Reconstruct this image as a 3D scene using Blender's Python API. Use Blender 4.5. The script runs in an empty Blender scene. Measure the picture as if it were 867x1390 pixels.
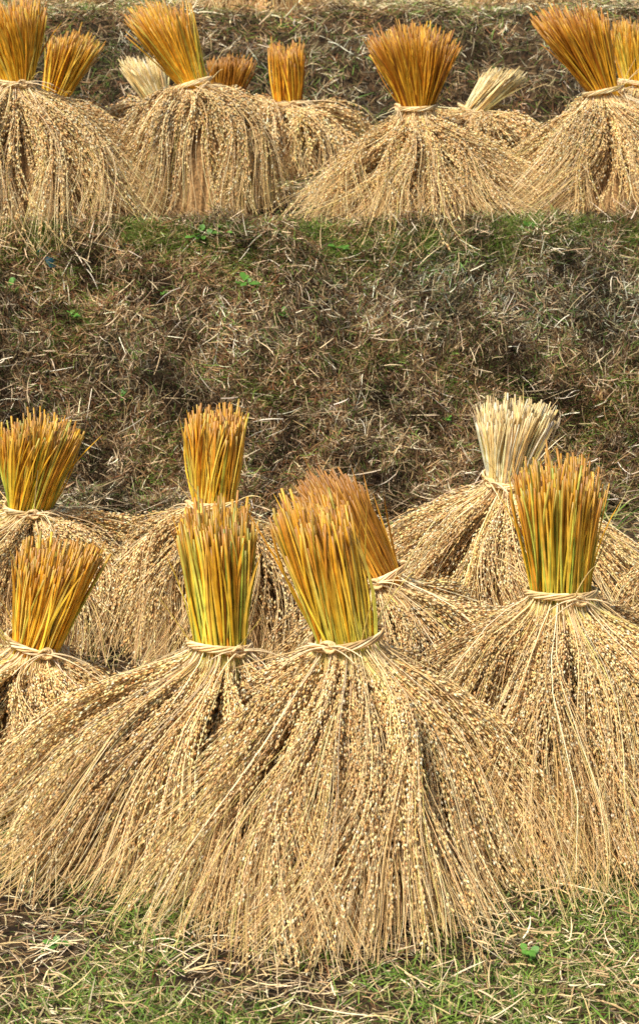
import bpy, math, numpy as np
from mathutils import Vector
rng = np.random.default_rng(7)
D = bpy.data
scene = bpy.context.scene

# ------------------------------------------------------------------ materials
def vcol_mat(name, rough=0.6, transl=0.0, spec=0.3, nscale=60, namt=0.0):
    m = D.materials.new(name); m.use_nodes = True
    nt = m.node_tree; nt.nodes.clear()
    out = nt.nodes.new('ShaderNodeOutputMaterial')
    p = nt.nodes.new('ShaderNodeBsdfPrincipled')
    a = nt.nodes.new('ShaderNodeAttribute'); a.attribute_name = 'Col'
    src = a.outputs['Color']
    if namt > 0:
        tc = nt.nodes.new('ShaderNodeTexCoord')
        n = nt.nodes.new('ShaderNodeTexNoise'); n.inputs['Scale'].default_value = nscale
        n.inputs['Detail'].default_value = 1
        nt.links.new(tc.outputs['Object'], n.inputs['Vector'])
        mr = nt.nodes.new('ShaderNodeMapRange')
        mr.inputs['From Min'].default_value = 0.3; mr.inputs['From Max'].default_value = 0.7
        mr.inputs['To Min'].default_value = 1 - namt; mr.inputs['To Max'].default_value = 1 + namt
        nt.links.new(n.outputs['Fac'], mr.inputs['Value'])
        mul = nt.nodes.new('ShaderNodeVectorMath'); mul.operation = 'SCALE'
        nt.links.new(a.outputs['Color'], mul.inputs[0]); nt.links.new(mr.outputs['Result'], mul.inputs['Scale'])
        src = mul.outputs['Vector']
    nt.links.new(src, p.inputs['Base Color'])
    p.inputs['Roughness'].default_value = rough
    p.inputs['Specular IOR Level'].default_value = spec
    if transl > 0:
        t = nt.nodes.new('ShaderNodeBsdfTranslucent')
        nt.links.new(src, t.inputs['Color'])
        mx = nt.nodes.new('ShaderNodeMixShader'); mx.inputs['Fac'].default_value = transl
        nt.links.new(p.outputs[0], mx.inputs[1]); nt.links.new(t.outputs[0], mx.inputs[2])
        nt.links.new(mx.outputs[0], out.inputs['Surface'])
    else:
        nt.links.new(p.outputs[0], out.inputs['Surface'])
    return m
M_grain = vcol_mat('rice_grain', 0.5, 0.0, 0.3)
M_stem = vcol_mat('rice_stem', 0.4, 0.0, 0.4, 50, 0.2)
M_band = vcol_mat('straw_band', 0.6, 0.0, 0.3, 90, 0.2)
M_core = vcol_mat('straw_core', 0.8, 0.0, 0.1, 150, 0.5)
M_dry = vcol_mat('dry_grass', 0.8, 0.0, 0.1)
M_green = vcol_mat('green_grass', 0.5, 0.25, 0.3)

def soil_mat():
    m = D.materials.new('terrace_soil'); m.use_nodes = True
    nt = m.node_tree; p = nt.nodes['Principled BSDF']
    tc = nt.nodes.new('ShaderNodeTexCoord')
    n1 = nt.nodes.new('ShaderNodeTexNoise'); n1.inputs['Scale'].default_value = 3.0; n1.inputs['Detail'].default_value = 6
    n2 = nt.nodes.new('ShaderNodeTexNoise'); n2.inputs['Scale'].default_value = 45; n2.inputs['Detail'].default_value = 4
    for n in (n1, n2): nt.links.new(tc.outputs['Object'], n.inputs['Vector'])
    r1 = nt.nodes.new('ShaderNodeValToRGB')
    e = r1.color_ramp.elements
    e[0].position = .35; e[0].color = (.036, .030, .015, 1)
    e[1].position = .7; e[1].color = (.09, .064, .032, 1)
    k = e.new(.52); k.color = (.058, .036, .019, 1)
    r2 = nt.nodes.new('ShaderNodeValToRGB')
    e = r2.color_ramp.elements
    e[0].position = .4; e[0].color = (.35, .35, .35, 1)
    e[1].position = .65; e[1].color = (1.4, 1.3, 1.1, 1)
    nt.links.new(n1.outputs['Fac'], r1.inputs['Fac']); nt.links.new(n2.outputs['Fac'], r2.inputs['Fac'])
    mx = nt.nodes.new('ShaderNodeMix'); mx.data_type = 'RGBA'; mx.blend_type = 'MULTIPLY'
    mx.inputs['Factor'].default_value = 1
    nt.links.new(r1.outputs['Color'], mx.inputs['A']); nt.links.new(r2.outputs['Color'], mx.inputs['B'])
    nt.links.new(mx.outputs['Result'], p.inputs['Base Color'])
    p.inputs['Roughness'].default_value = .9; p.inputs['Specular IOR Level'].default_value = .15
    b = nt.nodes.new('ShaderNodeBump'); b.inputs['Strength'].default_value = .8; b.inputs['Distance'].default_value = .01
    nt.links.new(n2.outputs['Fac'], b.inputs['Height']); nt.links.new(b.outputs['Normal'], p.inputs['Normal'])
    return m
M_soil = soil_mat()

# ------------------------------------------------------------------ mesh helper
def make_mesh(name, V, faces, C, mat, smooth=True, parent=None):
    me = D.meshes.new(name)
    V = np.ascontiguousarray(V, dtype=np.float32)
    me.vertices.add(len(V)); me.vertices.foreach_set('co', V.ravel())
    loops = np.concatenate([f.ravel() for f in faces]).astype(np.int32)
    sizes = np.concatenate([np.full(len(f), f.shape[1], dtype=np.int32) for f in faces])
    starts = np.concatenate([[0], np.cumsum(sizes)[:-1]]).astype(np.int32)
    me.loops.add(len(loops)); me.loops.foreach_set('vertex_index', loops)
    me.polygons.add(len(sizes)); me.polygons.foreach_set('loop_start', starts)
    me.polygons.foreach_set('use_smooth', np.full(len(sizes), smooth, dtype=bool))
    me.update(calc_edges=True)
    if C is not None:
        a = me.color_attributes.new('Col', 'FLOAT_COLOR', 'POINT')
        CC = np.ones((len(V), 4), dtype=np.float32); CC[:, :3] = np.clip(C, 0.002, 0.92)
        a.data.foreach_set('color', CC.ravel())
    me.materials.append(mat)
    ob = D.objects.new(name, me); scene.collection.objects.link(ob)
    if parent is not None: ob.parent = parent
    return ob

def norm(v): return v / (np.linalg.norm(v, axis=-1, keepdims=True) + 1e-9)

def tubes(P, R, C, K=3, cap=False):
    N, M, _ = P.shape
    T = norm(np.gradient(P, axis=1))
    ref = norm(rng.normal(size=(N, 1, 3)))
    a = norm(np.cross(T, ref)); b = np.cross(T, a)
    th = np.arange(K) * 2 * np.pi / K
    V = P[:, :, None, :] + R[:, :, None, None] * (np.cos(th)[None, None, :, None] * a[:, :, None, :] + np.sin(th)[None, None, :, None] * b[:, :, None, :])
    idx = np.arange(N * M * K).reshape(N, M, K)
    n = np.roll(idx, -1, axis=2)
    F = np.stack([idx[:, :-1], n[:, :-1], n[:, 1:], idx[:, 1:]], -1).reshape(-1, 4)
    faces = [F]
    CC = np.repeat(C[:, :, None, :], K, axis=2)
    if cap: faces.append(idx[:, -1, :].reshape(N, K))
    return V.reshape(-1, 3), faces, CC.reshape(-1, 3)

def ribbons(P, W, side, C):
    N, M, _ = P.shape
    L = P - side[:, None, :] * W[:, :, None] * .5
    Rr = P + side[:, None, :] * W[:, :, None] * .5
    V = np.stack([L, Rr], 2)
    idx = np.arange(N * M * 2).reshape(N, M, 2)
    F = np.stack([idx[:, :-1, 0], idx[:, :-1, 1], idx[:, 1:, 1], idx[:, 1:, 0]], -1).reshape(-1, 4)
    return V.reshape(-1, 3), [F], np.repeat(C[:, :, None, :], 2, axis=2).reshape(-1, 3)

def merge(parts):
    Vs, Fs, Cs, o = [], [], [], 0
    for V, F, C in parts:
        Vs.append(V); Fs += [f + o for f in F]; Cs.append(C); o += len(V)
    return np.concatenate(Vs), Fs, np.concatenate(Cs)

# ------------------------------------------------------------------ terrain
_k = rng.normal(size=(14, 2)); _k = _k / np.linalg.norm(_k, axis=1, keepdims=True)
_f = np.geomspace(1.5, 60, 14); _ph = rng.uniform(0, 6.28, 14)
def fbm(x, y, lo=0, hi=14, seed=0):
    r = 0
    for i in range(lo, hi):
        r = r + np.sin((_k[i, 0] * x + _k[i, 1] * y) * _f[i] + _ph[i] + seed * 1.7 * (i + 1) + 1.3 * np.sin(_f[i] * .6 * (_k[i, 1] * x - _k[i, 0] * y) + i)) * (_f[i] / _f[lo]) ** -.4
    return r / 2.2
def lin(y, a, b):
    t = np.clip((y - a) / (b - a), 0, 1)
    return .8 * t + .2 * t * t * (3 - 2 * t)
def gz0(x, y):
    wob = .03 * np.sin(2.3 * x + 1) + .014 * np.sin(7 * x + .4) + .006 * np.sin(19 * x)
    a1 = lin(y, 6.46 + wob, 6.98 + wob); a2 = lin(y, 9.2 + wob, 9.9 - wob); a3 = lin(y, 13.2, 14.2); a4 = lin(y, 22, 26)
    bank = 4 * (a1 * (1 - a1) + a2 * (1 - a2) + a3 * (1 - a3))
    return .705 * a1 + .475 * a2 + .7 * a3 + 1.6 * a4, bank
def gz(x, y):
    x = np.asarray(x, float); y = np.asarray(y, float)
    z, bank = gz0(x, y)
    near = np.exp(-(np.maximum(np.abs(x) - 4, 0) / 4) ** 2)
    return z + (.008 + .038 * bank) * fbm(x, y + z * .9, 3) * near

xs = np.concatenate([-np.geomspace(300, 3.1, 26), np.arange(-3, 3.001, .02), np.geomspace(3.1, 300, 26)])
ys = np.concatenate([-np.geomspace(60, .5, 14), np.linspace(0, 2.9, 15), np.arange(3, 6.2, .03), np.arange(6.2, 7.1, .01), np.arange(7.1, 12.0, .03), np.linspace(12.1, 15, 30), np.geomspace(15.5, 400, 30)])
X, Y = np.meshgrid(xs, ys)
Z = gz(X, Y)
ny, nx = X.shape
idx = np.arange(nx * ny).reshape(ny, nx)
F = np.stack([idx[:-1, :-1], idx[:-1, 1:], idx[1:, 1:], idx[1:, :-1]], -1).reshape(-1, 4)
make_mesh('terraced_ground', np.stack([X, Y, Z], -1).reshape(-1, 3), [F], None, M_soil)

def basis(x, y):
    e = .015
    dx = (gz(x + e, y) - gz(x - e, y)) / (2 * e); dy = (gz(x, y + e) - gz(x, y - e)) / (2 * e)
    tx = norm(np.stack([np.ones_like(dx), 0 * dx, dx], -1)); ty = norm(np.stack([0 * dy, np.ones_like(dy), dy], -1))
    return tx, ty, norm(np.cross(tx, ty))

def pick(pal, w, n, v=.27):
    pal = np.array(pal); w = np.array(w, float); w /= w.sum()
    c = pal[rng.choice(len(pal), n, p=w)]
    return c * rng.uniform(1 - v, 1 + v, (n, 1)) * rng.uniform(.94, 1.06, (n, 3))

def lying(x, y, lmin, lmax, w, lift, hmax, pal, wt, M=4, bendamt=.3, patch=.0, gain=1.):
    n = len(x)
    tx, ty, nn = basis(x, y)
    al = rng.uniform(0, 2 * np.pi, n)
    d = np.cos(al)[:, None] * tx + np.sin(al)[:, None] * ty + nn * rng.uniform(-.1, lift, (n, 1))
    d = norm(d)
    L = np.exp(rng.uniform(np.log(lmin), np.log(lmax), n))
    yy = y + gz0(x, y)[0] * 1.2
    hm = hmax * (1 + .9 * fbm(x, yy, 8, 14, 3))
    base = np.stack([x, y, gz(x, y)], -1) + nn * (rng.uniform(.0, 1, n) * np.clip(hm, .003, 1))[:, None]
    s = np.linspace(0, 1, M)[None, :, None]
    bend = norm(rng.normal(size=(n, 3))) * bendamt - nn * .12
    P = base[:, None] + d[:, None] * L[:, None, None] * s + bend[:, None] * L[:, None, None] * s ** 2
    side = norm(np.cross(d, norm(nn + rng.normal(size=(n, 3)) * .6)))
    W = (w * rng.uniform(.5, 1.5, n))[:, None] * np.array(np.interp(np.linspace(0, 1, M), [0, .5, 1], [.8, 1, .3]))[None]
    c = pick(pal, wt, n) * gain
    if patch > 0:
        f1 = (fbm(x, yy, 3, 9, 8) * .35 + fbm(x, yy, 8, 14, 2) * .78)[:, None] * patch; f2 = fbm(x, yy, 2, 10, 4)[:, None] * patch
        c = c * np.clip(.86 + .64 * f1, .18, 1.7) * np.clip(1 + f2 * np.array([.12, 0, -.10]), .8, 1.25)  # dark mottling paints shaded holes into blade colour; second noise shifts the hue
    C = np.repeat(c[:, None], M, axis=1)
    return ribbons(P, W, side, C)

def upright(x, y, lmin, lmax, w, pal, wt, M=5, spread=.7, droop=.5, tilt=0.):
    n = len(x)
    d = rng.normal(size=(n, 3)) * spread; d[:, 2] = 1; d[:, 1] -= tilt; d = norm(d)
    L = rng.uniform(lmin, lmax, n)
    base = np.stack([x, y, gz(x, y) - .003], -1)
    s = np.linspace(0, 1, M)[None, :, None]
    out = d.copy(); out[:, 2] = -.6
    P = base[:, None] + d[:, None] * L[:, None, None] * s + (out * rng.uniform(.0, droop, (n, 1)))[:, None] * L[:, None, None] * s ** 2
    side = norm(np.cross(d, rng.normal(size=(n, 3))))
    W = (w * rng.uniform(.6, 1.4, n))[:, None] * np.interp(np.linspace(0, 1, M), [0, .4, 1], [.7, 1, .08])[None]
    C = np.repeat(pick(pal, wt, n)[:, None], M, axis=1)
    return ribbons(P, W, side, C)

DRY = [(.25, .15, .065), (.42, .285, .135), (.072, .042, .020), (.76, .59, .36), (.24, .185, .115), (.17, .075, .030), (.13, .18, .035)]
DW = [4.5, 3.2, 7.6, 1.9, 2, 3.6, 3]
def xsamp(n, inner=1.2, outer=2.9, frac=.78):
    k = int(n * frac)
    return np.concatenate([rng.uniform(-inner, inner, k), rng.uniform(-outer, outer, n - k)])
parts = []
n = 200000; x = xsamp(n, 1.1); y = rng.uniform(6.35, 7.02, n)
parts.append(lying(x, y, .012, .045, .0021, .9, .030, DRY, DW, bendamt=.5, patch=1))
n = 7500; x = xsamp(n); y = rng.uniform(6.3, 6.99, n)
parts.append(lying(x, y, .025, .09, .0020, .4, .036, [(.62, .47, .28), (.42, .30, .16), (.80, .68, .48)], [3, 4, 1.6], bendamt=.4))
n = 45000; x = xsamp(n, 1.7, 3, .8); y = rng.uniform(9.0, 10.0, n)
parts.append(lying(x, y, .025, .08, .0028, .5, .03, DRY, DW, patch=1))
n = 20000; x = xsamp(n, 1.3, 2.9); y = rng.uniform(7.0, 9.2, n)
parts.append(lying(x, y, .03, .11, .002, .25, .012, DRY, [3, 5, 2, 4, 3, 1, 1]))
n = 25000; x = xsamp(n, 2, 3); y = rng.uniform(9.9, 13, n)
parts.append(lying(x, y, .04, .12, .0035, .4, .02, DRY, [3, 5, 1, 6, 3, 1, 2], gain=1.3))
n = 60000; x = xsamp(n, .9, 2.2, .8); y = rng.uniform(3.0, 6.35, n)
parts.append(lying(x, y, .012, .055, .0019, .4, .014, DRY, [3, 5, 3, 4, 3, 1, 2], gain=1.1, bendamt=.45))
n = 2200; x = xsamp(n, .85, 1.6, .85); y = rng.uniform(3.2, 4.1, n)
parts.append(lying(x, y, .03, .10, .0019, .22, .024, [(.76, .56, .29), (.62, .45, .21), (.84, .68, .42)], [3, 3, 1], bendamt=.4))
V, F, C = merge(parts)
make_mesh('dry_grass_thatch', V, F, C, M_dry, smooth=False)

GREEN = [(.16, .28, .035), (.25, .36, .055), (.09, .18, .022), (.42, .44, .13), (.56, .49, .21)]
GW = [4, 4, 2.5, 3, 2.5]
parts = []
def keep(x, y, thr, seed=0, lo=3, hi=11):
    m = fbm(x, y, lo, hi, seed) + rng.normal(size=len(x)) * .35 > thr
    return x[m], y[m]
x = xsamp(60000, .85, 2, .85); y = rng.uniform(3.0, 4.2, 60000); x, y = keep(x, y, -.3, 2)
parts.append(upright(x, y, .012, .040, .0024, GREEN, GW, spread=1.0))
x = xsamp(9000, .9, 2, .8); y = rng.uniform(4.2, 6.3, 9000); x, y = keep(x, y, .2, 5)
parts.append(upright(x, y, .015, .05, .002, GREEN, GW, spread=.8))
x = xsamp(36000, 1.15, 2.8); y = 6.965 + rng.normal(size=36000) * .035; x, y = keep(x, y, -.4, 3)
parts.append(upright(x, y, .02, .062, .0026, GREEN, GW, spread=.8, tilt=.7))
x = xsamp(9000, 1.3, 2.8); y = rng.uniform(7.05, 9.1, 9000); x, y = keep(x, y, .0, 1)
parts.append(upright(x, y, .02, .05, .003, GREEN, GW))
n = 80000; x = xsamp(n); y = rng.uniform(6.4, 7.0, n)
m = fbm(x, y + 1.2 * gz0(x, y)[0], 4, 13, 4) + rng.normal(size=n) * .35 > .42 + .38 * np.clip((6.90 - y) / .4, -.8, 1) + .15 * np.sin(2 * x + 1.2)
x = x[m]; y = y[m]
parts.append(upright(x, y, .018, .052, .0027, GREEN, [4, 4, 4, 2, 1.5], spread=1, tilt=1.4))
x = xsamp(16000, 1.7); y = rng.uniform(9.3, 9.95, 16000); x, y = keep(x, y, .4, 4)
parts.append(upright(x, y, .015, .05, .003, GREEN, GW, spread=1, tilt=1))
x = xsamp(32000, 2.0, 3.5); y = rng.uniform(9.9, 13.5, 32000); x, y = keep(x, y, -.1 + .5 * (x > -.6), 6)
parts.append(upright(x, y, .02, .07, .004, GREEN, GW))
x = .74 + rng.normal(size=60) * .03; y = 6.25 + rng.normal(size=60) * .05
parts.append(upright(x, y, .06, .17, .004, GREEN, GW, spread=.7, droop=.6))
V, F, C = merge(parts)
make_mesh('green_grass', V, F, C, M_green, smooth=False)

def weed(x, y, n, size, pal):
    P, S, W, Cc = [], [], [], []
    M = 6
    z0 = float(gz(x, y)) + .012
    for i in range(n):
        a = rng.uniform(0, 6.28); el = rng.uniform(.2, 1.1)
        d = np.array([math.cos(a) * math.cos(el), math.sin(a) * math.cos(el) - .4, math.sin(el)])
        d /= np.linalg.norm(d); L = size * rng.uniform(.7, 1.3)
        s = np.linspace(0, 1, M)[:, None]
        b = np.array([x, y - .02, z0]) + rng.normal(size=3) * size * .35 * np.array([1, 1, .3])
        P.append(b + d * L * (.3 + s) + np.array([0, 0, -.35]) * L * s ** 2)
        S.append(np.cross(d, [0, -.5, 1.])); W.append(L * .55 * np.sin(np.pi * np.clip(s[:, 0] * .93 + .04, 0, 1)) ** .8)
        c = np.array(pal) * rng.uniform(.7, 1.3); Cc.append(np.repeat(c[None], M, 0))
    return ribbons(np.array(P), np.array(W), norm(np.array(S)), np.array(Cc))
for (wx, wy, nn_, sz) in [(-.21, 6.86, 9, .03), (-.87, 6.83, 8, .028), (-.10, 6.82, 7, .022), (-.28, 6.97, 9, .03), (-.12, 6.96, 8, .025), (.62, 6.96, 9, .028), (-.55, 6.65, 5, .02), (.35, 6.65, 5, .018), (.33, 3.5, 9, .018), (-.42, 3.55, 8, .016), (.55, 3.6, 8, .018), (-.35, 6.95, 8, .03), (.05, 6.97, 8, .025), (-.7, 6.78, 6, .02), (.5, 6.8, 6, .018), (-.45, 6.85, 7, .02)]:
    V, F, C = weed(wx, wy, nn_, sz, (.12, .28, .04))
    make_mesh('weed_plant', V, F, C, M_green, smooth=True)

# small crumpled scrap of dark teal plastic half buried in the thatch near the bank's edge (left)
u = np.linspace(0, 1, 12); v = np.linspace(0, 1, 6)
U, Vv = np.meshgrid(u, v)
sx_ = -.81 + .055 * U; sy_ = 6.905 - .014 * Vv - .012 * U
sz_ = gz(sx_, sy_) + .026 + .007 * np.sin(U * 9 + Vv * 5) + .004 * np.cos(Vv * 11 + U * 4)
i2 = np.arange(72).reshape(6, 12)
F2 = np.stack([i2[:-1, :-1], i2[:-1, 1:], i2[1:, 1:], i2[1:, :-1]], -1).reshape(-1, 4)
make_mesh('plastic_scrap', np.stack([sx_, sy_ - .01 + .006 * np.sin(U * 7), sz_], -1).reshape(-1, 3), [F2], np.tile([[.012, .055, .065]], (72, 1)), M_band)

# ------------------------------------------------------------------ sheaf
STEMS = {
 'gold': ([(.80, .39, .02), (.88, .53, .05), (.60, .25, .02), (.76, .55, .09), (.50, .44, .05)], [4.5, 4, 2.6, 2, .8]),
 'greenish': ([(.78, .41, .02), (.86, .54, .06), (.38, .42, .05), (.56, .53, .08), (.60, .26, .02)], [4.6, 4, 1.2, 1.8, 2]),
 'orange': ([(.68, .32, .018), (.52, .20, .012), (.80, .46, .04), (.32, .11, .01)], [4, 3, 3.6, 1.8]),
 'brown': ([(.40, .17, .014), (.26, .10, .01), (.56, .28, .03)], [3, 2, 2]),
 'pale': ([(.90, .74, .40), (.84, .62, .26), (.92, .84, .6), (.7, .48, .16)], [4, 3, 2, 1]),
}
GR = [(.92, .62, .255), (.92, .70, .34), (.84, .50, .18), (.58, .30, .105), (.92, .79, .49)]
GRW = [5, 4, 3, 1.6, 1.9]

def bez(p0, p1, p2, p3, s):
    return (1 - s) ** 3 * p0 + 3 * (1 - s) ** 2 * s * p1 + 3 * (1 - s) * s * s * p2 + s ** 3 * p3

def rice_sheaf(x, y, h, R, lean=(0, 0), L=.23, rt=.055, rtop=.08, bell=.4, n_str=420, gper=90, kind='gold',
               off=(0, 0), sx=1., sy=1., gsize=1., tint=1., n_stem=380, greenlow=0., lobes=7):
    par = D.objects.new('rice_sheaf', None); scene.collection.objects.link(par)
    g0 = float(gz(x, y)); par.location = (x, y, g0)
    org = np.array([x, y, g0])
    lx, ly = lean
    phi0 = rng.uniform(0, 2 * np.pi, n_str)
    phi0 = phi0[(np.sin(phi0) < .35) | (rng.uniform(size=n_str) < .55)]
    N, M = len(phi0), 16
    under = rng.uniform(size=N) < .26          # packed layer that follows no lock
    K1 = np.where(under, .25, 1.)[:, None]
    ncl = int(30 * (R / .4) + 6)
    cphi = np.sort((np.arange(ncl) + rng.uniform(-.5, .5, ncl)) * 2 * np.pi / ncl)
    csway = rng.normal(size=ncl) * .31; clift = rng.uniform(0, 1, ncl); cph = rng.uniform(0, 6.28, ncl); cR = rng.uniform(.72, 1.18, ncl); cC = rng.uniform(.70, 1.10, ncl)
    cH = rng.uniform(-1, 1, ncl)
    dd = (phi0[:, None] - cphi[None] + np.pi) % (2 * np.pi) - np.pi
    ci = np.abs(dd).argmin(1); dphi = dd[np.arange(N), ci]
    half = np.pi / ncl
    s = np.linspace(0, 1, M)[None]
    att = rng.uniform(.4, 1.1, N)[:, None] * K1
    a, b, c, e_ = rng.uniform(0, 6.28, 4)
    phi = phi0[:, None] - dphi[:, None] * att * np.sin(s * np.pi * .62) + K1 * (csway[ci][:, None] + .10 * np.sin(lobes * phi0[:, None] + e_)) * s ** 1.5 + .14 * np.sin(2 * phi0[:, None] + c) * s ** 1.5 \
        + rng.normal(size=(N, 1)) * .14 * s ** 1.5 + .12 * np.sin(s * 7 + cph[ci][:, None]) * s
    lay = rng.uniform(0, 1, N) ** .7 * np.where(under, .2, 1.)
    stray = np.where(rng.uniform(size=N) < .10, rng.uniform(1.0, 1.28, N), 1.)
    Rm = R * (1 + .08 * np.sin(phi0 + a) + .08 * np.sin(2 * phi0 + b) + .05 * np.sin(5 * phi0 + c)) * np.where(under, .95, cR[ci]) * (.60 + .42 * rng.uniform(0, 1, N) ** .6 + .06 * lay) * stray
    r0 = rt * np.sqrt(rng.uniform(.3, 1, N)) * .97
    p1r = r0 + (.008 + .14 * bell) * (.5 + .5 * lay); p1z = h - .12 + .12 * bell
    p2r = Rm * (.46 + .46 * bell); p2z = h * (.12 + .50 * bell)
    ez = rng.uniform(.0, .022, N)
    r = bez(r0[:, None], p1r[:, None], p2r[:, None], Rm[:, None], s)
    z = bez(h - .008, p1z, p2z, ez[:, None], s)
    lob = .5 - .5 * np.cos(lobes * phi0 + e_ + 1.2)
    lift = (.030 * lay + np.where(under, 0, .050 * clift[ci] + .024 * (1 - np.abs(dphi) / half)) + .028 * lob)[:, None] * np.sin(np.clip(s ** 1.3 * 1.02, 0, 1) * np.pi * .93)
    lift = lift + (rng.normal(size=(N, 1)) * .009) * np.sin(s * 6.28 + rng.uniform(0, 6.28, (N, 1))) * s
    z = z + lift; r = r + lift * .4
    oe = 1.7
    cx = off[0] * s ** oe - lx * .25 * np.sin(s * np.pi) ; cy = off[1] * s ** oe - ly * .25 * np.sin(s * np.pi)
    px = x + cx + r * np.cos(phi) * (1 + (sx - 1) * s) ; py = y + cy + r * np.sin(phi) * (1 + (sy - 1) * s)
    gl = gz(px, py)
    pz = np.maximum(g0 + z + np.maximum(gl - g0, -.07) * s ** 1.5, gl + .004 + ez[:, None])
    P = np.stack([px, py, pz], -1) - org
    rad = np.interp(np.linspace(0, 1, M), [0, .25, .5, 1], [.0015, .0010, .0007, .0005])[None] * np.ones((N, 1)) * gsize
    sc = pick([(.80, .54, .23), (.88, .65, .33), (.64, .40, .15), (.62, .49, .15)], [4, 3, 2, 1.], N)
    f = np.clip(1 - s * 4, 0, 1)[..., None] * greenlow
    C = sc[:, None] * (1 - f) + np.array([.50, .47, .09]) * f
    parts = [tubes(P, rad, C * np.ones((N, M, 1)), 3)]
    # grains
    s0 = rng.uniform(.05, .62, N) * rng.choice([1., .6], N); s1 = np.minimum(s0 + rng.uniform(.34, .55, N), 1.0)
    G = N * gper
    gi = np.repeat(np.arange(N), gper)
    u = rng.uniform(0, 1, G)
    gs = s0[gi] + (s1 - s0)[gi] * u
    fi = gs * (M - 1); i0 = np.clip(fi.astype(int), 0, M - 2); fr = (fi - i0)[:, None]
    pos = P[gi, i0] * (1 - fr) + P[gi, i0 + 1] * fr
    tan = norm(P[gi, i0 + 1] - P[gi, i0])
    sp = (.0010 + .0044 * np.sin(np.pi * np.clip(u, .05, .97)) ** .7) * gsize
    offv = rng.normal(size=(G, 3)); offv -= (offv * tan).sum(1, keepdims=True) * tan
    pos = pos + offv * sp[:, None] * .8
    pos[:, 2] = np.maximum(pos[:, 2], gz(pos[:, 0] + x, pos[:, 1] + y) - g0 + .002)
    dr = norm(tan + norm(offv) * rng.uniform(.04, .32, (G, 1)) + rng.normal(size=(G, 3)) * .06)
    ll = (.0128 * rng.uniform(.8, 1.15, G) * gsize)[:, None]; ww = (.0023 * rng.uniform(.8, 1.2, G) * gsize)[:, None]
    A = norm(np.cross(dr, rng.normal(size=(G, 3)))); B = np.cross(dr, A)
    pa = pos + dr * ll * .5; pb = pos - dr * ll * .5
    ring = [pos + (math.cos(t) * A + math.sin(t) * B) * ww for t in (0, 2.094, 4.189)]
    GV = np.stack([pb] + ring + [pa], 1)
    bi = (np.arange(G) * 5)[:, None]
    FF = np.array([[0, 2, 1], [0, 3, 2], [0, 1, 3], [4, 1, 2], [4, 2, 3], [4, 3, 1]])
    GF = (bi[:, :, None] + FF[None]).reshape(-1, 3)
    hue = 1 + cH[ci][:, None] * np.array([.0, .03, .10])
    gc = pick(GR, GRW, G, .16) * ((rng.uniform(.82, 1.14, N) * cC[ci])[:, None] * hue)[gi] * tint
    end_tone = np.array([.70, 1, 1, 1, .82])[None, :, None]  # both ends of each grain coloured darker than its middle
    GC = gc[:, None, :] * end_tone
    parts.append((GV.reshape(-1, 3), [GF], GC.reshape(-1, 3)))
    nl = n_str // 12
    li = rng.choice(N, nl); PL = P[li][:, ::2] + np.array([0, 0, .010])
    PL[:, :, 2] += rng.uniform(0, .012, (nl, 1)); ML = PL.shape[1]
    sd = norm(np.cross(PL[:, -1] - PL[:, 0], norm(rng.normal(size=(nl, 3)))))
    parts.append(ribbons(PL, np.full((nl, ML), .0022) * np.linspace(1, .3, ML)[None], sd, np.repeat(pick([(.84, .64, .37), (.74, .53, .25)], [1, 1], nl)[:, None], ML, 1)))
    V, F, Cc = merge(parts)
    make_mesh('panicles', V, F, Cc, M_grain, True, par)
    # straw body, coloured dark brown to paint shade into gaps between strands
    K, MM = 180, 14
    ph = np.arange(K) * 2 * np.pi / K; ss = np.linspace(0, 1, MM)
    Rc = R * .70 * (1 + .08 * np.sin(ph + a) + .08 * np.sin(2 * ph + b)) * rng.uniform(.93, 1.05, K)
    cr = bez(rt * .8, rt * .8 + (.008 + .14 * bell) * .55, (Rc * (.50 + .44 * bell))[:, None], Rc[:, None], ss[None])
    cz = bez(h - .004, p1z, p2z, -.01, ss[None]) * np.ones((K, 1)) * .98
    cx = off[0] * ss ** oe - lx * .25 * np.sin(ss * np.pi); cy = off[1] * ss ** oe - ly * .25 * np.sin(ss * np.pi)
    qx = cx + cr * np.cos(ph)[:, None] * (1 + (sx - 1) * ss); qy = cy + cr * np.sin(ph)[:, None] * (1 + (sy - 1) * ss)
    qz = cz + (gz(qx + x, qy + y) - g0) * ss ** 1.5
    id2 = np.arange(K * MM).reshape(K, MM); nx2 = np.roll(id2, -1, 0)
    F2 = np.stack([id2[:, :-1], id2[:, 1:], nx2[:, 1:], nx2[:, :-1]], -1).reshape(-1, 4)
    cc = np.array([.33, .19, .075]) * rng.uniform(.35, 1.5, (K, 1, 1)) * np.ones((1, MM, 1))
    make_mesh('straw_body', np.stack([qx, qy, qz], -1).reshape(-1, 3), [F2], cc.reshape(-1, 3), M_core, True, par)
    # cut stems
    Ns, Ms = n_stem, 7
    ang = rng.uniform(0, 2 * np.pi, Ns); q = rng.uniform(.1, 1, Ns) ** .48
    st = np.linspace(-.18, 1, Ms)[None]
    tw = rng.normal(size=(Ns, 1)) * .18 + rng.uniform(-.35, .35)
    an = ang[:, None] + tw * np.clip(st, 0, 1)
    rr = q[:, None] * (rt * .93 + (rtop - rt * .93) * np.clip(st, 0, 1) ** 1.15) + rng.normal(size=(Ns, 1)) * .006 * st
    Lr = L * (1 + rng.normal(size=(Ns, 1)) * .07 - .12 * q[:, None] ** 2 * rtop / .1 + .05 * np.sin(ang[:, None] * 2 + b))
    X_ = lx * st + rr * np.cos(an); Y_ = ly * st + rr * np.sin(an); Z_ = h + Lr * st
    wig = rng.normal(size=(Ns, 2, 1)) * .0045 * np.sin(np.clip(st, 0, 1)[None] * 3.1)
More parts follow.
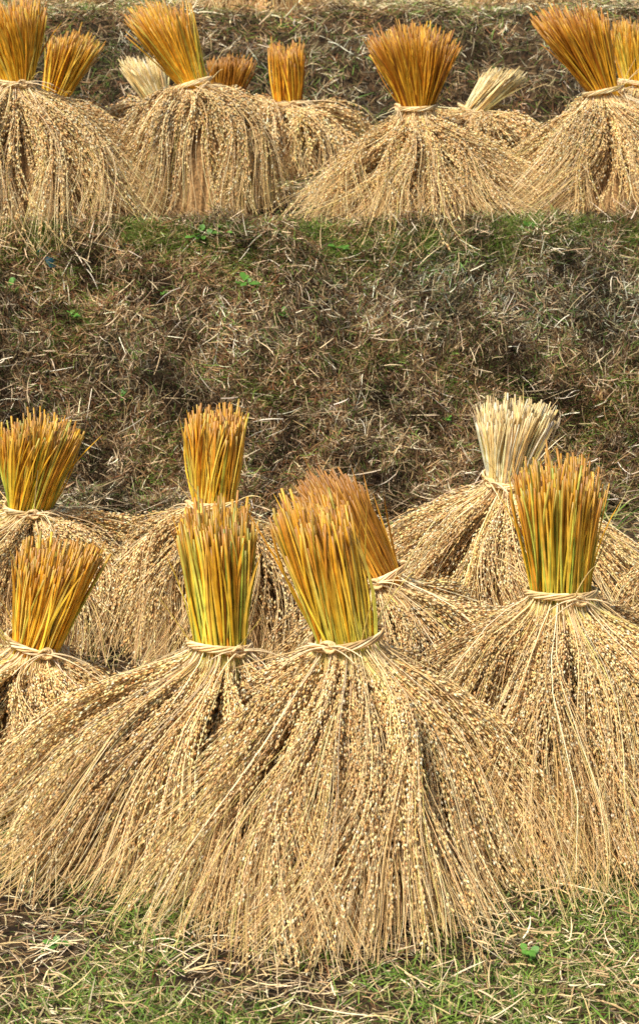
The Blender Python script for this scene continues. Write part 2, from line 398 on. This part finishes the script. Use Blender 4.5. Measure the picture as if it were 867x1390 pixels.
    PS = np.stack([X_ + wig[:, 0], Y_ + wig[:, 1], Z_], -1)
    rs = (.0021 * rng.uniform(.65, 1.25, (Ns, 1))) * np.array([1, 1, 1, 1.02, 1.05, 1.05, 1.0])[None]
    pal, w = STEMS[kind]
    c0 = pick(pal, w, Ns)[:, None] * np.ones((1, Ms, 1))
    tipc = np.array([.42, .18, .03]) if kind != 'pale' else np.array([.7, .5, .2])
    tf = (np.clip(st * 1.5 - .5, 0, 1) ** 1.3)[..., None] * rng.uniform(.15, 1., (Ns, 1, 1))
    c1 = c0 * (1 - tf) + tipc * tf
    if greenlow > 0:
        side_ = rng.uniform(0, 1, (Ns, 1, 1)) < .55
        gf = np.clip(1.0 - np.clip(st, 0, 1) * 1.3, 0, 1)[..., None] * side_ * greenlow
        c1 = c1 * (1 - gf) + np.array([.33, .41, .05]) * gf
    c1[:, -1] *= .7
    parts = [tubes(PS, rs, c1, 5, cap=True)]
    nl = n_stem // 6; li = rng.choice(Ns, nl)
    PL = PS[li].copy(); ext = rng.normal(size=(nl, 3)) * np.array([.02, .02, .014]); ext[:, :2] += np.stack([np.cos(ang[li]), np.sin(ang[li])], -1) * .010
    PL = PL + np.stack([np.cos(ang[li]), np.sin(ang[li]), 0 * li], -1)[:, None] * .003 + ext[:, None] * (np.clip(st, 0, 1) ** 2)[..., None]
    sd = norm(np.cross(PL[:, -1] - PL[:, 0], rng.normal(size=(nl, 3))))
    parts.append(ribbons(PL, np.full((nl, Ms), .0055) * np.array([.6, .8, 1, 1, .9, .6, .15])[None], sd, c1[li] * 1.08))
    ns = 4; sa = rng.uniform(0, 6.28, ns); u7 = np.linspace(0, 1, 9)[None]
    so_ = rng.uniform(.04, .11, (ns, 1)); sl_ = rng.uniform(.05, .15, (ns, 1))
    PX = (rt + so_ * u7) * np.cos(sa)[:, None]; PY = (rt + so_ * u7) * np.sin(sa)[:, None]; PZ = h + .004 + sl_ * u7 - .05 * u7 ** 2 * rng.uniform(0, 1, (ns, 1))
    parts.append(tubes(np.stack([PX, PY, PZ], -1), np.linspace(.0015, .0006, 9)[None] * np.ones((ns, 1)), pick([(.78, .56, .24), (.6, .46, .1)], [1, 1], ns)[:, None] * np.ones((1, 9, 1)), 4))
    V, F, Cc = merge(parts)
    make_mesh('cut_stems', V, F, Cc, M_stem, True, par)
    # twisted straw band
    parts = []
    T = np.linspace(0, 2 * np.pi, 49)
    tilt = rng.normal(size=2) * .10
    nb = 6
    for k in range(nb):
        tws = k * 2 * np.pi / nb
        rr = rt * 1.05 + .0045 + .0022 * np.cos(T * 3 + tws) + .0012 * np.sin(T * 5 + k); zz = h + .004 + .0054 * np.sin(T * 3 + tws) + (tilt[0] - lx / L * .8) * rt * np.cos(T) + tilt[1] * rt * np.sin(T)
        Pb = np.stack([rr * np.cos(T), rr * np.sin(T), zz], -1)[None]
        col = pick([(.74, .52, .24), (.82, .62, .33), (.54, .35, .14)], [1, 1, 1], 1)[:, None] * np.ones((1, 49, 1))
        parts.append(tubes(Pb, np.full((1, 49), .0023), col, 5))
    ka = -math.pi / 2 + rng.uniform(-1.3, 1.3)
    kc = np.array([math.cos(ka) * (rt + .011), math.sin(ka) * (rt + .011), h + .004])
    tv = np.array([-math.sin(ka), math.cos(ka), 0])
    u_ = np.linspace(0, 1, 24)
    for k in range(4):
        rad_k = .008 + .002 * k
        Pk = kc + np.outer(np.cos(u_ * 6.28 + k) * rad_k, tv) + np.outer(np.sin(u_ * 6.28 + k) * rad_k * .7, [0, 0, 1]) + np.outer(.004 * np.sin(u_ * 12.6 + k), [math.cos(ka), math.sin(ka), 0])
        parts.append(tubes(Pk[None], np.full((1, 24), .0024), np.tile([[[.72, .50, .23]]], (1, 24, 1)), 5))
    for k in range(5):
        sg = rng.choice([-1, 1]); Lk = rng.uniform(.03, .10)
        Pk = kc + np.outer(u_ * Lk * sg, tv) + np.outer(u_ * Lk * rng.uniform(-.2, .5) - u_ ** 2 * Lk * .4, [0, 0, 1]) + np.outer(u_ * Lk * rng.uniform(.1, .5), [math.cos(ka), math.sin(ka), 0])
        parts.append(tubes(Pk[None], np.linspace(.0022, .0010, 24)[None], np.tile([[[.80, .60, .33]]], (1, 24, 1)), 4))
    V, F, Cc = merge(parts)
    make_mesh('straw_band', V, F, Cc, M_band, True, par)
    return par

# lower terrace
rice_sheaf(.047, 4.05, .35, .47, (-.06, .0), .235, .056, .072, .13, 2000, 54, 'gold', (.0, -.17), .78, 1.0, greenlow=.6)
rice_sheaf(-.181, 4.17, .305, .40, (-.005, .02), .235, .050, .070, .15, 1600, 52, 'greenish', (-.18, -.07), .80, 1, greenlow=.7, tint=.95)
rice_sheaf(-.535, 4.37, .25, .33, (.05, .0), .19, .050, .080, .25, 1200, 48, 'gold', (-.07, -.06), .82, greenlow=.12, tint=.97)
rice_sheaf(.461, 4.44, .335, .50, (-.01, .0), .245, .060, .088, .14, 2000, 52, 'greenish', (.06, -.24), .84, 1.05, greenlow=.6, tint=.97)
rice_sheaf(.115, 4.60, .32, .38, (-.10, .0), .19, .048, .065, .26, 1100, 48, 'brown', (.03, -.02), tint=.95)
rice_sheaf(-.233, 5.18, .31, .32, (.01, .0), .20, .048, .062, .28, 1000, 42, 'gold', (0, 0), .9, greenlow=.12, tint=.97)
rice_sheaf(-.66, 5.35, .27, .36, (.03, .0), .20, .052, .092, .4, 1000, 42, 'greenish', (.02, 0), greenlow=.3)
rice_sheaf(.43, 5.36, .335, .47, (.02, .0), .17, .050, .090, .18, 1250, 42, 'pale', (-.02, -.05), tint=1.06)
rice_sheaf(.92, 5.05, .24, .36, (.05, .0), .18, .050, .080, .4, 700, 40, 'gold')
rice_sheaf(-1.25, 4.9, .28, .36, (.03, .0), .2, .050, .080, .3, 420, 36, 'gold')
rice_sheaf(1.25, 4.1, .30, .38, (.03, .0), .2, .050, .080, .3, 420, 36, 'gold')
# middle terrace, front row
g = 1.12
rice_sheaf(.295, 7.41, .31, .45, (-.015, 0), .235, .054, .145, .08, 1200, 40, 'orange', (0, 0), gsize=g)
rice_sheaf(-.383, 7.39, .365, .27, (-.10, 0), .225, .048, .105, .5, 1050, 40, 'gold', (.03, 0), gsize=g, tint=.97)
rice_sheaf(-.90, 7.25, .40, .42, (-.02, 0), .23, .055, .12, .24, 1150, 40, 'gold', (0, 0), gsize=g)
rice_sheaf(.863, 7.45, .36, .44, (-.11, 0), .24, .052, .12, .14, 1150, 40, 'orange', (.03, 0), gsize=g)
# middle terrace, back row
rice_sheaf(-.87, 8.0, .29, .30, (.07, 0), .2, .05, .09, .5, 440, 32, 'gold', gsize=1.35, n_stem=240)
rice_sheaf(-.112, 8.45, .24, .32, (0, 0), .19, .05, .062, .6, 500, 32, 'orange', (.05, 0), gsize=1.35, tint=1.06, n_stem=240)
rice_sheaf(-.33, 8.65, .25, .26, (.02, 0), .14, .05, .085, .6, 360, 32, 'brown', gsize=1.35, n_stem=240)
rice_sheaf(-.55, 8.3, .25, .28, (-.05, 0), .14, .05, .075, .6, 460, 32, 'pale', gsize=1.35, tint=1.06, n_stem=240)
rice_sheaf(.53, 8.4, .21, .30, (.11, 0), .14, .045, .075, .6, 460, 32, 'pale', (-.05, 0), gsize=1.35, tint=1.06, n_stem=240)
rice_sheaf(1.06, 8.2, .32, .3, (.0, 0), .2, .05, .09, .5, 420, 32, 'gold', gsize=1.35, n_stem=240)
# upper terrace
rice_sheaf(-.2, 10.42, .3, .40, (0, 0), .2, .05, .09, .5, 400, 30, 'gold', gsize=1.5, n_stem=200, tint=1.05)
rice_sheaf(-1.12, 11.2, .3, .36, (0, 0), .2, .05, .09, .5, 340, 30, 'gold', gsize=1.5, n_stem=200)
rice_sheaf(.9, 11.0, .3, .36, (0, 0), .2, .05, .09, .5, 340, 30, 'gold', gsize=1.5, n_stem=200)

# ------------------------------------------------------------------ camera, light
cam = D.cameras.new('camera'); co = D.objects.new('camera', cam); scene.collection.objects.link(co)
co.location = (0, 0, 1.6); co.rotation_euler = (math.radians(90 - 14.05), 0, 0)
cam.sensor_fit = 'VERTICAL'; cam.sensor_height = 36; cam.lens = 84.7; cam.clip_end = 1000
cam.dof.use_dof = True; cam.dof.focus_distance = 4.8; cam.dof.aperture_fstop = 14
scene.camera = co
sd = Vector((-.42, -.58, 1.0)).normalized()
sun = D.lights.new('sun', 'SUN'); so = D.objects.new('sun', sun); scene.collection.objects.link(so)
sun.energy = 5.0; sun.angle = math.radians(12); sun.color = (1, .96, .885)
so.rotation_euler = sd.to_track_quat('Z', 'Y').to_euler()
w = D.worlds.new('World'); scene.world = w; w.use_nodes = True
nt = w.node_tree; bg = nt.nodes['Background']; bg.inputs['Strength'].default_value = .15
sky = nt.nodes.new('ShaderNodeTexSky'); sky.sky_type = 'NISHITA'; sky.sun_disc = False
sky.sun_elevation = math.asin(sd.z); sky.sun_rotation = math.atan2(sd.x, sd.y)
sky.dust_density = 3.5
nt.links.new(sky.outputs[0], bg.inputs['Color'])
scene.view_settings.view_transform = 'Standard'; scene.view_settings.look = 'None'; scene.view_settings.exposure = 0
